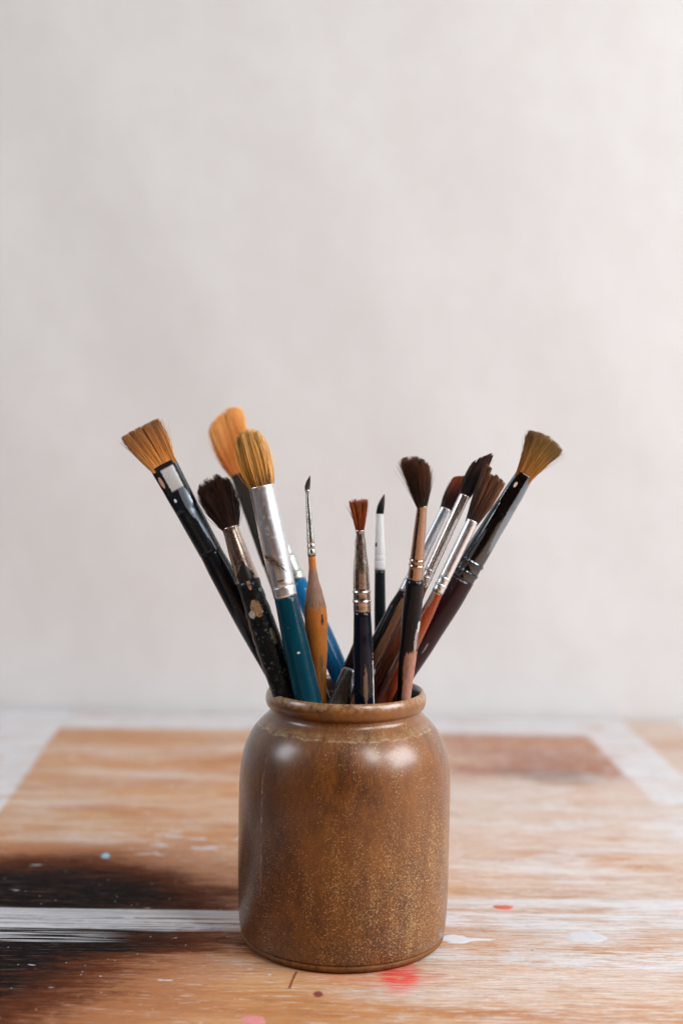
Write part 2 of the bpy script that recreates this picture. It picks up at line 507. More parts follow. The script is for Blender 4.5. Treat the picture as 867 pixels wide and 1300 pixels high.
# ------------------------------------------------------------------ jar
def mat_jar(kind='body'):
    g = G("brown_salt_glaze_" + kind)
    p = g.obj()
    x, y, z = g.sep(p)
    ang = g.m('ARCTAN2', x, y * -1.0)             # 0 towards the front
    run = g.noise(g.comb(ang * 5, z * 60), 1.0, 5, 0.68, 0.4)
    fin = g.noise(g.comb(ang * 60, z * 220), 1.0, 3, 0.6) if kind == 'body' else g.noise(p, 420, 4, 0.65)
    big = g.noise(g.comb(ang * 1.3, z * 14, 4.0), 1.0, 3, 0.5)
    c = g.ramp(run * 0.6 + fin * 0.4, [(0.32, (0.036, 0.010, 0.002)), (0.46, (0.096, 0.027, 0.004)), (0.58, (0.170, 0.053, 0.007)), (0.74, (0.28, 0.095, 0.012))])
    c = g.mix(g.sm(big + ang * 0.16, 0.42, 0.72) * 0.5, c, (0.29, 0.103, 0.014))  # uneven glaze, with side light painted in towards the right
    c = g.mix(g.sm(ang * -1.0 + big * 0.4, 0.25, 1.1) * 0.45, c, (0.075, 0.030, 0.012))  # darker towards the left: shade put into the glaze colour
    h = fin * 0.3
    if kind == 'body':
        # pale salt flecks, elongated downwards, denser low and to the right
        n1 = g.noise(g.comb(ang * 46, z * 430), 1.0, 3, 0.75)
        n2 = g.noise(g.comb(ang * 95, z * 1050, 9.0), 1.0, 2, 0.6)
        dens = g.sm(z, 0.092, 0.040) * 0.065 + g.sm(ang, -0.8, 0.6) * 0.065 - 0.03 + (g.noise(g.comb(ang * 7, z * 22, 2.0), 1, 4, 0.6) - 0.5) * 0.26
        c = g.mix(g.sm(n1 + dens, 0.64, 0.72) * 0.55, c, (0.40, 0.22, 0.075))
        c = g.mix(g.sm(n2 + dens * 0.8, 0.645, 0.71) * 0.72, c, (0.60, 0.40, 0.18))
        dk = g.noise(g.comb(ang * 90, z * 900, 5.0), 1.0, 2, 0.6)
        c = g.mix(g.sm(dk, 0.56, 0.64) * g.sm(z, 0.10, 0.06) * 0.65, c, (0.045, 0.022, 0.010))
        # fine pale drip lines running from the shoulder
        dl = g.noise(g.comb(ang * 34, z * 5, 6.0), 1.0, 1)
        line = g.band(ang + (g.noise(g.comb(0.0, 0.0, z * 60), 1, 2) - 0.5) * 0.012, -0.86, -0.84, 0.010)
        c = g.mix(line * g.sm(fin, 0.45, 0.62) * g.band(z, 0.035, 0.09, 0.01) * 0.5, c, (0.45, 0.36, 0.22))
        # the pale ring where the glaze pulled away under the neck
        iso = g.noise(p, 260, 4, 0.65)
        zz = z + (g.noise(g.comb(ang * 4, 0.0, 3.0), 1.0, 5, 0.7) - 0.5) * 0.0055
        ring = g.band(zz, 0.1038, 0.1060, 0.0012)
        c = g.mix(ring * g.sm(iso, 0.34, 0.66) * 0.50, c, (0.33, 0.215, 0.10))
        c = g.mix(g.band(zz, 0.1033, 0.1040, 0.0003) * g.sm(iso, 0.35, 0.6) * 0.55, c, (0.42, 0.32, 0.18))
        rr = g.m('SQRT', x * x + y * y)
        c = g.mix(g.sm(rr, 0.0352, 0.0345) * g.sm(z, 0.100, 0.103) + g.sm(rr, 0.0470, 0.0460) * g.sm(z, 0.085, 0.080) * 0.0, c, (0.030, 0.014, 0.008))  # inside of the neck darkened in the colour, as shade
        # gritty dark pits just above the foot
        vd, vc = g.voronoi(g.comb(ang * 68, z * 1100, 1.0), 1.0)
        pit = g.sm(vd, 0.42, 0.22) * g.sm(z + (big - 0.5) * 0.006, 0.0170, 0.0095)
        c = g.mix(pit * 0.9, c, (0.020, 0.014, 0.008))
        c = g.mix(g.sm(vd, 0.30, 0.15) * g.band(z, 0.011, 0.019, 0.003) * 0.45, c, (0.04, 0.025, 0.012))
        h = fin * 0.35 + n1 * 0.5 - pit * 1.2
        rough = 0.46 + (n1 - 0.5) * 0.2 + g.sm(z, 0.09, 0.05) * 0.10
    elif kind == 'rim':
        top = g.sm(z, 0.1150, 0.1180)
        rr = g.m('SQRT', x * x + y * y)
        c = g.mix(g.sm(rr, 0.0350, 0.0343), c, (0.030, 0.014, 0.008))  # shade painted on the inner side of the rim
        c = g.mix(top * g.sm(rr, 0.0346, 0.0354) * g.sm(fin, 0.3, 0.65) * 0.65, c, (0.40, 0.235, 0.11))
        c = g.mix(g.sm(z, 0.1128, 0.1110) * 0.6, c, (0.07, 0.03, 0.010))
        rough = 0.32 + (fin - 0.5) * 0.2
    else:
        c = g.mix(g.sm(fin, 0.3, 0.6) * 0.6, c, (0.19, 0.088, 0.030))
        rough = 0.5 + fin * 0.1
    g.bump(h, 0.35, 0.0007)
    return g.out(c, rough, 0.0, spec=0.20, coat=(1.0, 0.27) if kind != 'foot' else None)


jar = bpy.data.objects.new("jar", None)
col.objects.link(jar)
jar.empty_display_size = 0.02
tag(jar, "round brown glazed stoneware jar full of paintbrushes, standing on the painted table", "jar")
body_prof = spline([(0.0355, 0.1120), (0.0360, 0.1090), (0.0378, 0.1068), (0.0412, 0.1035), (0.0448, 0.0985), (0.0474, 0.0925), (0.0490, 0.0855),
                    (0.0498, 0.0775), (0.0500, 0.068), (0.0500, 0.050), (0.0499, 0.030), (0.0496, 0.016), (0.0491, 0.0085), (0.0486, 0.0052), (0.0480, 0.0042)], 6) \
    + [(0.0474, 0.0036), (0.040, 0.0036), (0.0002, 0.0036)] \
    + [(0.0002, 0.0075), (0.040, 0.0075)] + spline([(0.0440, 0.0110), (0.0455, 0.030), (0.0455, 0.070), (0.0430, 0.090), (0.0370, 0.1030), (0.0335, 0.1090), (0.0330, 0.1120)], 5)
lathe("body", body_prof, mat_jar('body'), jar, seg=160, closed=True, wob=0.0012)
rim_prof = spline([(0.0333, 0.1105), (0.0336, 0.1140), (0.0343, 0.1175), (0.0353, 0.1193), (0.0363, 0.1196), (0.0373, 0.1184), (0.0379, 0.1163), (0.0378, 0.1140), (0.0371, 0.1122), (0.0362, 0.1112), (0.0352, 0.1106)], 5)
lathe("rim", rim_prof, mat_jar('rim'), jar, seg=160, closed=True, wob=0.0012)
foot_prof = spline([(0.0430, 0.0036), (0.0468, 0.0039), (0.0478, 0.0037), (0.0483, 0.0029), (0.0480, 0.0018), (0.0468, 0.0007), (0.0450, 0.0), (0.0425, 0.0002), (0.0420, 0.0020)], 4)
lathe("foot", foot_prof, mat_jar('foot'), jar, seg=160, closed=True, wob=0.0012)


# ------------------------------------------------------------------ brushes
def mat_hair(name, root, mid, tip, var=0.35, rough=0.45):
    g = G(name)
    t, r = g.attr('along'), g.attr('strand')
    c = g.ramp((t + (r - 0.5) * 0.28).clamp(), [(0.0, root), (0.45, mid), (1.0, tip)])
    q = g.n('ShaderNodeHueSaturation')
    g.put(q.inputs['Value'], r * (2 * var) + (1 - var)); g.put(q.inputs['Color'], c)
    q.inputs['Saturation'].default_value = 1.0
    return g.out(S(g, q.outputs[0]), rough, 0.0, 0.35)


def mat_metal(name, tint=(0.80, 0.81, 0.83), rough=0.22, paint=None, marks=(), grime=0.15, jag=0.7, flat=()):
    """bare ferrule metal; 'paint' covers it except for worn spots; marks, some of them painted reflections, are (u, s, ru, rs, colour, is_metal)"""
    g = G(name)
    u, s = g.attr('u'), g.attr('side')
    lon = g.noise(g.comb(u * 0.015, s * 7), 1.0, 3, 0.6)
    dirt = g.noise(g.comb(u * 0.16, s * 2.2), 1.0, 4, 0.65)
    c = g.mix(g.sm(dirt, 0.56, 0.72) * grime * 3, tint, tuple(v * 0.35 for v in tint))
    metal = g.m('ADD', 1.0, 0.0)
    rg = rough + (lon - 0.5) * 0.14 + g.sm(dirt, 0.5, 0.7) * 0.15
    wear = g.noise(g.comb(u * 0.22, s * 2.6, 3.0), 1.0, 4, 0.6)
    if paint:
        f = g.sm(wear, 0.30, 0.34)
        c = g.mix(f, c, paint); metal = 1.0 - f
        rg = 0.26 + (dirt - 0.5) * 0.2
    for (mu, ms, ru, rs, colr, ism) in marks:
        f = g.blob(u + (wear - 0.5) * ru * jag, s + (dirt - 0.5) * rs * jag * 1.3, mu, ms, ru, rs, 0.25) * g.sm(g.attr('face'), 0.1, -0.1)
        c = g.mix(f, c, colr)
        metal = metal * (1.0 - f) + f * (1.0 if ism else 0.0)
        rg = g.m('MAXIMUM', rg, 0.0) * (1.0 - f) + f * 0.38
    for (u0, u1, s0, s1, colr, ism) in flat:          # straight-edged gloss, painted into the ferrule colour
        f = g.band(u, u0, u1, 1.5) * g.band(s + (wear - 0.5) * 0.12, s0, s1, 0.05) * g.sm(g.attr('face'), 0.1, -0.1)
        c = g.mix(f, c, colr)
        metal = metal * (1.0 - f) + f * (1.0 if ism else 0.0)
        rg = rg * (1.0 - f) + f * 0.5
    g.bump(g.noise(g.obj(), 350, 3, 0.6), 0.07, 0.0004)
    return g.out(c, rg, metal, 0.5)


def mat_lacquer(name, base, rough=0.16, marks=(), chips=0.0, chipcol=(0.45, 0.28, 0.16), streaks=None, ends=(), coat=True, bumpy=0.12):
    """painted wooden handle; marks (u, s, ru, rs, colour); ends (u_from, u_to, colour, s_from, s_to) are worn lengths"""
    g = G(name)
    u, s = g.attr('u'), g.attr('side')
    fa = g.attr('face')
    lon = g.noise(g.comb(u * 0.03, s * 5), 1.0, 4, 0.6)
    fine = g.noise(g.comb(u * 0.12, s * 16, 2.0), 1.0, 3, 0.6)
    spot = g.noise(g.comb(u * 0.20, s * 2.4, fa * 1.6), 1.0, 4, 0.6)
    c = g.mix(g.sm(lon, 0.35, 0.7) * 0.5, base, tuple(min(1, v * 1.5 + 0.001) for v in base))
    rg = rough + (spot - 0.5) * 0.12
    ct = g.m('ADD', 1.0 if coat else 0.0, 0.0)
    if streaks:
        c = g.mix(g.sm(fine * 0.5 + lon * 0.5, 0.46, 0.60), c, streaks)
    for (u0, u1, colr, s0, s1) in ends:
        f = g.band(u + (spot - 0.5) * 26, u0, u1, 2.5) * g.band(s + (lon - 0.5) * 0.9, s0, s1, 0.06)
        wd = g.mix(g.sm(fine, 0.35, 0.65), tuple(v * 0.6 for v in colr), colr)
        c = g.mix(f, c, wd); rg = rg * (1.0 - f) + f * 0.6; ct = ct * (1.0 - f)
    for (mu, ms, ru, rs, colr) in marks:
        f = g.blob(u + (spot - 0.5) * ru * 1.6, s + (fine - 0.5) * rs * 1.6, mu, ms, ru, rs, 0.22) * g.sm(fa, 0.1, -0.1)
        wd = g.mix(g.sm(fine, 0.38, 0.62), tuple(v * 0.55 for v in colr), colr)
        c = g.mix(f, c, wd); rg = rg * (1.0 - f) + f * 0.6; ct = ct * (1.0 - f)
    if chips > 0:
        f = g.sm(spot, 0.70 - chips * 0.12, 0.72 - chips * 0.12)
        c = g.mix(f, c, chipcol); rg = rg * (1.0 - f) + f * 0.6; ct = ct * (1.0 - f)
    vd, vc = g.voronoi(g.comb(u * 0.28, s * 3.2, fa * 2), 1.0)
    vr, _, _ = g.sep(vc)
    c = g.mix(g.sm(vd, 0.10, 0.05) * g.sm(vr, 0.86, 0.88) * 0.6, c, (0.5, 0.5, 0.5))
    po = g.obj()
    g.bump(g.noise(po, 380, 4, 0.6) * 0.8 + g.noise(po, 1500, 2, 0.6) * 0.3, bumpy, 0.0008)
    g.out(c, rg + 0.12, 0.0, 0.12)
    g.put(g.b.inputs['Coat Weight'], ct * 0.34)
    g.b.inputs['Coat Roughness'].default_value = 0.05
    return g.mat


class Axis:
    """a brush's straight axis: u counts photo pixels from the tip of the bristles towards the jar"""
    def __init__(s, A, YA, B, YB):
        s.A, s.B = at_depth(A[0], A[1], YA), at_depth(B[0], B[1], YB)
        s.L = math.hypot(B[0] - A[0], B[1] - A[1])
        s.dA, s.dB = depth(s.A), depth(s.B)
        s.dir = (s.B - s.A).normalized()
        upv = -s.dir
        view = ((s.A + s.B) * 0.5 - CAM).normalized()
        s.side = view.cross(upv).normalized()        # to the right in the photo
        s.back = upv.cross(s.side).normalized()      # away from the camera
        if s.back.dot(view) < 0: s.back = -s.back

    def p(s, u):
        q = u / s.L
        return s.A + (s.B - s.A) * (q * s.dA / (s.dB + q * (s.dA - s.dB)))

    def r(s, u, w): return 0.5 * w * depth(s.p(u)) / FPX
    def u_at_z(s, z):
        lo, hi = 0.0, s.L * 3
        for _ in range(50):
            m = (lo + hi) / 2
            if s.p(m).z > z: lo = m
            else: hi = m
        return lo


def loft(ax, st, name, mat, parent, origin, nseg=64, cap=True, sub=5, wob=0.0, wseed=0):
    """stations (u, width, depth) in photo pixels -> one closed tapering tube"""
    pts = []
    for i in range(len(st) - 1):
        a, b = st[i], st[i + 1]
        k = max(1, int(abs(b[0] - a[0]) / sub))
        for j in range(k):
            t = j / k
            e = t * t * (3 - 2 * t) if k > 3 else t
            pts.append(tuple(a[m] + (b[m] - a[m]) * (t if m == 0 else e) for m in range(3)))
    pts.append(st[-1])
    vs, fs, U, SD, FC = [], [], [], [], []
    for (u, w, d) in pts:
        c = ax.p(u) - origin
        rw, rd = ax.r(u, w), ax.r(u, d)
        for i in range(nseg):
            a = 2 * math.pi * i / nseg
            ca, sa = math.cos(a), math.sin(a)
            if d < w * 0.75:                           # flattened ferrules are boxier
                e = 0.62
                ca, sa = math.copysign(abs(ca) ** e, ca), math.copysign(abs(sa) ** e, sa)
                k = 1.0 / max(1.0, (abs(ca) ** 3.2 + abs(sa) ** 3.2) ** (1 / 3.2))
                ca, sa = ca * k, sa * k
            wv = 1 + wob * (math.sin(u * 0.35 + a * 2 + wseed) + math.sin(u * 0.83 - a * 3 + wseed * 2) * 0.7)
            v = c + ax.side * (rw * ca * wv) + ax.back * (rd * sa * wv)
            vs.append(tuple(v)); U.append(u); SD.append(ca); FC.append(sa)
    n = len(pts)
    for k in range(n - 1):
        for i in range(nseg):
            j = (i + 1) % nseg
            fs.append((k * nseg + i, k * nseg + j, (k + 1) * nseg + j, (k + 1) * nseg + i))
    if cap:
        fs.append(tuple(reversed(range(nseg))))
        fs.append(tuple((n - 1) * nseg + i for i in range(nseg)))
    return new_obj(name, vs, fs, mat, parent, attrs={'u': U, 'side': SD, 'face': FC})


def bristles(ax, spec, mat, parent, origin):
    """thousands of thin tapered hairs in one tuft"""
    L, w0, d0, w1, d1 = spec['L'], spec['w0'], spec['d0'], spec['w1'], spec['d1']
    n = int(spec.get('n', 1500) * 1.35)
    wm = spec.get('wm', (w0 + w1) / 2); dm = spec.get('dm', (d0 + d1) / 2)
    off, offm = spec.get('off', 0), spec.get('offm', spec.get('off', 0) * 0.3)
    ragged, dome, slant = spec.get('ragged', 0.10), spec.get('dome', 0.0), spec.get('slant', 0.0)
    clumps, cl = spec.get('clumps', 12), spec.get('clump', 0.35)
    rad = spec.get('rad', 0.36)
    R = np.random.default_rng(spec.get('seed', 1))
    th = R.uniform(0, 2 * np.pi, n); q = np.sqrt(R.uniform(0, 1, n))
    if spec.get('shell', True): q = q ** 0.6
    a, b = q * np.cos(th), q * np.sin(th)
    if d0 < w0 * 0.6:                                  # flat brush: spread evenly over a box
        a = R.uniform(-1, 1, n); b = np.sign(R.uniform(-1, 1, n)) * R.uniform(0, 1, n) ** 0.5
    strand = R.uniform(0, 1, n)
    cth = R.uniform(0, 2 * np.pi, clumps); cq = np.sqrt(R.uniform(0, 1, clumps))
    ca_, cb_ = cq * np.cos(cth), cq * np.sin(cth)
    if d0 < w0 * 0.6: ca_, cb_ = (np.arange(clumps) + 0.5) / clumps * 2 - 1 + R.normal(0, 0.35, clumps) / clumps, R.uniform(-1, 1, clumps)
    cshade = R.uniform(-0.30, 0.30, clumps); clen = R.uniform(-1, 1, clumps)
    dist = (a[:, None] - ca_[None]) ** 2 + 0.3 * (b[:, None] - cb_[None]) ** 2
    ci = np.argmin(dist, 1)
    strand = np.clip(strand * 0.80 + 0.10 + cshade[ci], 0, 1)
    ta = a * (1 - cl) + ca_[ci] * cl + R.normal(0, 0.05, n)
    tb = b * (1 - cl) + cb_[ci] * cl + R.normal(0, 0.05, n)
    stray = R.uniform(0, 1, n) < spec.get('stray', 0.015)
    ta = np.where(stray, ta * R.uniform(1.0, 1.35, n) + R.normal(0, .12, n), ta)
    ln = L * (1 - ragged * R.uniform(0, 1, n) ** 1.5 - dome * (ta ** 2 + 0.5 * tb ** 2) + slant * ta + clen[ci] * spec.get('cleng', 0.03))
    sink = 5.0                                          # hairs start inside the ferrule
    seg = 6
    vs = np.zeros((n, seg + 1, 3, 3)); al = np.zeros((n, seg + 1, 3))
    side, back = np.array(ax.side), np.array(ax.back)
    org = np.array(origin)
    Aw, dirw = np.array(ax.A), np.array(ax.dir)
    mpp0 = depth(ax.p(L)) / FPX
    du = np.array(ax.p(L) - ax.p(0)); upp = np.linalg.norm(du) / L       # metres per pixel along the axis
    base0 = np.array(ax.p(L))
    j1, j2 = R.normal(0, 1, n) * spec.get('curl', 0.6), R.normal(0, 1, n) * spec.get('curl', 0.6)
    for k in range(seg + 1):
        t = k / seg
        al_u = -sink + (ln + sink) * t                  # distance above the ferrule
        c0, c1, c2 = (1 - t) ** 2, 2 * t * (1 - t), t * t
        xs = (a * w0 / 2) * c0 + ((a * 0.6 + ta * 0.4) * wm / 2 + offm) * c1 + (ta * w1 / 2 + off) * c2 + j1 * math.sin(t * 3.0)
        ys_ = (b * d0 / 2) * c0 + ((b * 0.6 + tb * 0.4) * dm / 2) * c1 + (tb * d1 / 2) * c2 + j2 * math.sin(t * 3.0)
        c = base0[None] - dirw[None] * (al_u * upp)[:, None] + side[None] * (xs * mpp0)[:, None] + back[None] * (ys_ * mpp0)[:, None]
        rr = rad * mpp0 * (1 - 0.75 * t ** 2)
        for m in range(3):
            ph = th + 2.094 * m
            vs[:, k, m] = c + (side[None] * np.cos(ph)[:, None] + back[None] * np.sin(ph)[:, None]) * rr - org[None]
            al[:, k, m] = t
    idx = np.arange(n * (seg + 1) * 3).reshape(n, seg + 1, 3)
    fl = []
    for m in range(3):
        m2 = (m + 1) % 3
        fl.append(np.stack([idx[:, :-1, m], idx[:, :-1, m2], idx[:, 1:, m2], idx[:, 1:, m]], -1).reshape(-1, 4))
    faces = np.concatenate(fl)
    st = np.repeat(strand, (seg + 1) * 3)
    return new_obj("bristles", vs.reshape(-1, 3), faces, mat, parent, attrs={'along': al.reshape(-1), 'strand': st})


def brush(label, A, YA, B, YB, tuft=None, hair=None, fer=None, fmat=None, han=None, hmat=None, taper=0.7, wob=0.0,
          inverted=False, rings=(), group="paintbrushes standing in the jar"):
    ax = Axis(A, YA, B, YB)
    uend = ax.u_at_z(0.0115)
    while math.hypot(ax.p(uend).x, ax.p(uend).y) > 0.040: uend -= 1.0      # the foot of the handle leans on the inside of the jar
    origin = ax.p(uend)
    root = bpy.data.objects.new("paintbrush", None)
    col.objects.link(root)
    root.location = origin
    root.empty_display_size = 0.01
    tag(root, label, "paintbrush", group)
    if inverted:
        h = loft(ax, han, "handle", hmat, root, origin, wob=wob)
        fe = list(fer)
        f = loft(ax, fe, "ferrule", fmat, root, origin)
        u1 = fe[-1][0]
        # the tuft points down into the jar
        L = min(45, uend - u1 - 1)
        loft(ax, [(u1 - 2, fe[-1][1] * .85, fe[-1][2] * .8), (u1 + L * .5, fe[-1][1] * .9, fe[-1][2] * .8), (u1 + L, fe[-1][1] * .6, fe[-1][2] * .3)], "bristles", hair, root, origin)
        return root, ax, origin
    # handle runs on down to the floor of the jar
    last = han[-1]
    hs = list(han)
    if uend > last[0] + 4:
        k = (uend - last[0])
        hs.append((last[0] + k * 0.6, last[1] * (0.4 + 0.6 * taper), last[2] * (0.4 + 0.6 * taper)))
        hs.append((uend - 2, last[1] * taper * 0.75, last[2] * taper * 0.75))
        hs.append((uend, last[1] * taper * 0.3, last[2] * taper * 0.3))
    loft(ax, hs, "handle", hmat, root, origin, wob=wob, wseed=len(label))
    fs_ = []
    for k, s_ in enumerate(fer):
        fs_.append(s_)
    # crimped rings: little waists and bulges
    def wd(u):
        for k in range(len(fer) - 1):
            if fer[k][0] <= u <= fer[k + 1][0]:
                t = (u - fer[k][0]) / (fer[k + 1][0] - fer[k][0])
                return [fer[k][m] + (fer[k + 1][m] - fer[k][m]) * t for m in (1, 2)]
        return fer[-1][1:]
    for (ru, rw, amp) in rings:
        w_, d_ = wd(ru - rw); fs_.append((ru - rw, w_, d_))
        for q_ in (-0.66, -0.33, 0.0, 0.33, 0.66):
            w_, d_ = wd(ru + rw * q_); am = amp * 0.5 * (1 + math.cos(math.pi * q_)); fs_.append((ru + rw * q_, w_ + am, d_ + am))
        w_, d_ = wd(ru + rw); fs_.append((ru + rw, w_, d_))
    fs_.sort()
    # rolled lip at the mouth of the ferrule
    u0, w_, d_ = fs_[0]
    fs_ = [(u0 - 0.9, w_ - 1.6, d_ - 1.6), (u0, w_ + 0.4, d_ + 0.4), (u0 + 1.2, w_ + 0.5, d_ + 0.5), (u0 + 2.2, w_, d_)] + [q for q in fs_[1:] if q[0] > u0 + 2.3]
    loft(ax, fs_, "ferrule", fmat, root, origin, sub=3)
    bristles(ax, tuft, hair, root, origin)
    return root, ax, origin


SILVER = (0.82, 0.83, 0.86)
BLACKP = (0.004, 0.004, 0.005)

# 1 wide flat brush leaning far left
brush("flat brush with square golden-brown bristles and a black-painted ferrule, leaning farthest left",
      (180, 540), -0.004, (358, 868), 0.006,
      tuft=dict(L=56, w0=32, d0=11, w1=53, d1=15, wm=46, n=2600, ragged=0.15, dome=0.02, clumps=22, clump=0.40, cleng=0.012, seed=2, off=-4),
      hair=mat_hair("golden_brown_hair", (0.72, 0.30, 0.05), (0.58, 0.23, 0.045), (0.40, 0.17, 0.05), 0.55),
      fer=[(56, 35, 13), (92, 33, 16), (130, 31, 26), (182, 29.5, 29.5)],
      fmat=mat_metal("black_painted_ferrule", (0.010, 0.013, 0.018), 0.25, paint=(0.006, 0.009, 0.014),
                     flat=[(62, 92, -0.40, 0.62, (0.90, 0.96, 1.0), True)],  # window reflection painted as a pale silver panel
                     marks=[(112, 0.34, 26, 0.34, (0.42, 0.52, 0.62), True), (143, 0.52, 26, 0.20, (0.34, 0.43, 0.54), True), (165, 0.55, 26, 0.06, (0.55, 0.62, 0.70), True),  # bluish tail of the same painted reflection
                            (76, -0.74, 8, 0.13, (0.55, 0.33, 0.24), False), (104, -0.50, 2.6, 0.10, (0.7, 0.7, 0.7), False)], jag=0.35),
      han=[(181, 28.5, 28.5), (215, 31, 31), (270, 32, 32), (373, 28, 28)],
      hmat=mat_lacquer("blue_black_lacquer", (0.004, 0.006, 0.010), 0.22, bumpy=0.3))

# 2 round dark mop with paint-caked handle
brush("round brush with bushy black-brown bristles and a chipped black handle crusted with paint",
      (270, 603), -0.004, (362, 880), -0.014,
      tuft=dict(L=69, w0=19, d0=18, w1=45, d1=38, wm=44, n=2600, ragged=0.16, dome=0.20, clumps=18, clump=0.25, cleng=0.06, seed=3, off=-3, stray=0.10, slant=0.03),
      hair=mat_hair("black_brown_hair", (0.035, 0.014, 0.010), (0.030, 0.012, 0.009), (0.060, 0.024, 0.016), 0.6),
      fer=[(70, 21, 21), (115, 26, 26), (143, 29, 29)],
      fmat=mat_metal("copper_tinted_ferrule", (0.50, 0.39, 0.33), 0.25,
                     marks=[(137, -0.1, 16, 0.75, (0.012, 0.010, 0.010), False), (122, 0.05, 8, 0.22, (0.012, 0.010, 0.010), False)], grime=0.1),
      han=[(142, 30, 30), (165, 30.5, 30.5), (190, 33, 33), (225, 35, 35), (292, 33, 33)],
      hmat=mat_lacquer("caked_black_handle", (0.005, 0.006, 0.007), 0.20, chips=0.75, chipcol=(0.085, 0.095, 0.10),
                  marks=[(178, -0.05, 11, 0.42, (0.42, 0.24, 0.13)), (184, -0.55, 5, 0.22, (0.6, 0.55, 0.5)), (146, 0.0, 7, 0.16, (0.45, 0.26, 0.16)),
                         (217, 0.52, 11, 0.17, (0.24, 0.23, 0.15)), (157, 0.75, 3, 0.12, (0.45, 0.48, 0.5))], bumpy=1.0), wob=0.022)

# 3 broad orange brush at the back
brush("large brush with orange bristles and a dark ferrule, blurred at the back",
      (277, 527), 0.105, (401, 866), 0.018,
      tuft=dict(L=82, w0=20, d0=12, w1=52, d1=24, wm=48, dm=20, n=3000, ragged=0.08, dome=0.12, clumps=9, clump=0.2, seed=5, off=6, slant=0.08),
      hair=mat_hair("orange_hair", (0.55, 0.14, 0.02), (0.68, 0.21, 0.03), (0.98, 0.52, 0.16), 0.30),
      fer=[(82, 23, 14), (130, 25, 20), (200, 26, 26)],
      fmat=mat_lacquer("dark_olive_ferrule", (0.020, 0.016, 0.011), 0.45, coat=False),
      han=[(199, 25, 25), (240, 26, 26), (366, 22, 22)],
      hmat=mat_lacquer("dark_brown_lacquer", (0.020, 0.013, 0.010)))

# 4 big round brush, silver ferrule, teal handle
_, ax4, o4 = brush("thick round brush with straw-yellow bristles, wide silver ferrule and dark teal handle",
      (316, 544), -0.014, (392, 893), -0.021,
      tuft=dict(L=75, w0=29, d0=27, w1=37, d1=34, wm=50, dm=44, n=3000, ragged=0.12, dome=0.13, clumps=40, clump=0.42, cleng=0.04, seed=6, off=-3),
      hair=mat_hair("straw_hair", (0.22, 0.09, 0.025), (0.80, 0.43, 0.10), (0.82, 0.48, 0.15), 0.5),
      fer=[(75, 31.5, 30), (150, 33.5, 33.5), (219, 30, 30)], rings=[(205, 1.6, -1.0)],
      fmat=mat_metal("worn_silver_ferrule", SILVER, 0.34, marks=[(197, -0.1, 1.6, 0.30, (0.10, 0.06, 0.05), False)], grime=0.06),
      han=[(216, 28, 28), (222, 29.5, 29.5), (290, 33, 33), (357, 34, 34)],
      hmat=mat_lacquer("teal_lacquer", (0.001, 0.036, 0.058), 0.10, marks=[(290, 0.05, 1.5, 0.12, (0.6, 0.6, 0.6))], bumpy=0.22))

# 5 blue handled brush behind it
brush("blue-handled brush with a dull silver ferrule, standing behind the teal one",
      (319, 604), 0.050, (437, 868), 0.012,
      tuft=dict(L=50, w0=15, d0=12, w1=14, d1=10, n=900, seed=7),
      hair=mat_hair("brown_hair", (0.25, 0.10, 0.03), (0.35, 0.15, 0.05), (0.40, 0.2, 0.08)),
      fer=[(50, 17, 15), (100, 20, 20), (147, 21, 21)], rings=[(116, 2.5, 2.0), (138, 2.5, 1.5)],
      fmat=mat_metal("dull_silver_ferrule", (0.62, 0.64, 0.60), 0.35, grime=0.3),
      han=[(146, 19, 19), (160, 23, 23), (230, 27, 27), (290, 25, 25)],
      hmat=mat_lacquer("bright_blue_lacquer", (0.003, 0.13, 0.32), 0.14))

# 6 liner with natural wood handle
brush("thin liner brush with a peeling orange wooden handle swollen in the middle",
      (389, 604), -0.006, (408, 890), -0.008,
      tuft=dict(L=18, w0=4, d0=4, w1=1.2, d1=1.2, wm=7.5, dm=5, n=320, ragged=0.3, off=4.5, offm=-1.2, clumps=2, clump=0.6, seed=8, rad=0.3, stray=0.06),
      hair=mat_hair("grey_hair", (0.25, 0.21, 0.15), (0.08, 0.065, 0.05), (0.03, 0.025, 0.02)),
      fer=[(18, 5, 5), (60, 8.2, 8.2), (84, 10, 10), (102, 11, 11)], rings=[(86, 1.2, -1.2), (93, 1.2, -1.2)],
      fmat=mat_metal("thin_grey_ferrule", (0.60, 0.60, 0.56), 0.26, grime=0.3),
      han=[(101, 9, 9), (117, 9.5, 9.5), (130, 13, 13), (152, 22, 22), (168, 28.5, 28.5), (185, 29, 29), (215, 25, 25), (250, 18, 18), (287, 13, 13)],
      hmat=mat_lacquer("peeling_orange_lacquer", (0.50, 0.17, 0.030), 0.35, streaks=(0.40, 0.13, 0.03),
                       ends=[(118, 166, (0.34, 0.20, 0.14), -2, 2), (160, 300, (0.22, 0.10, 0.05), -1.4, -0.72)],
                       marks=[(183, 0.55, 7, 0.12, (0.10, 0.045, 0.03)), (160, -0.2, 12, 0.10, (0.34, 0.20, 0.14)), (165, 0.35, 14, 0.09, (0.34, 0.20, 0.14)), (245, 0.3, 20, 0.25, (0.30, 0.16, 0.07))], coat=False), taper=0.8)

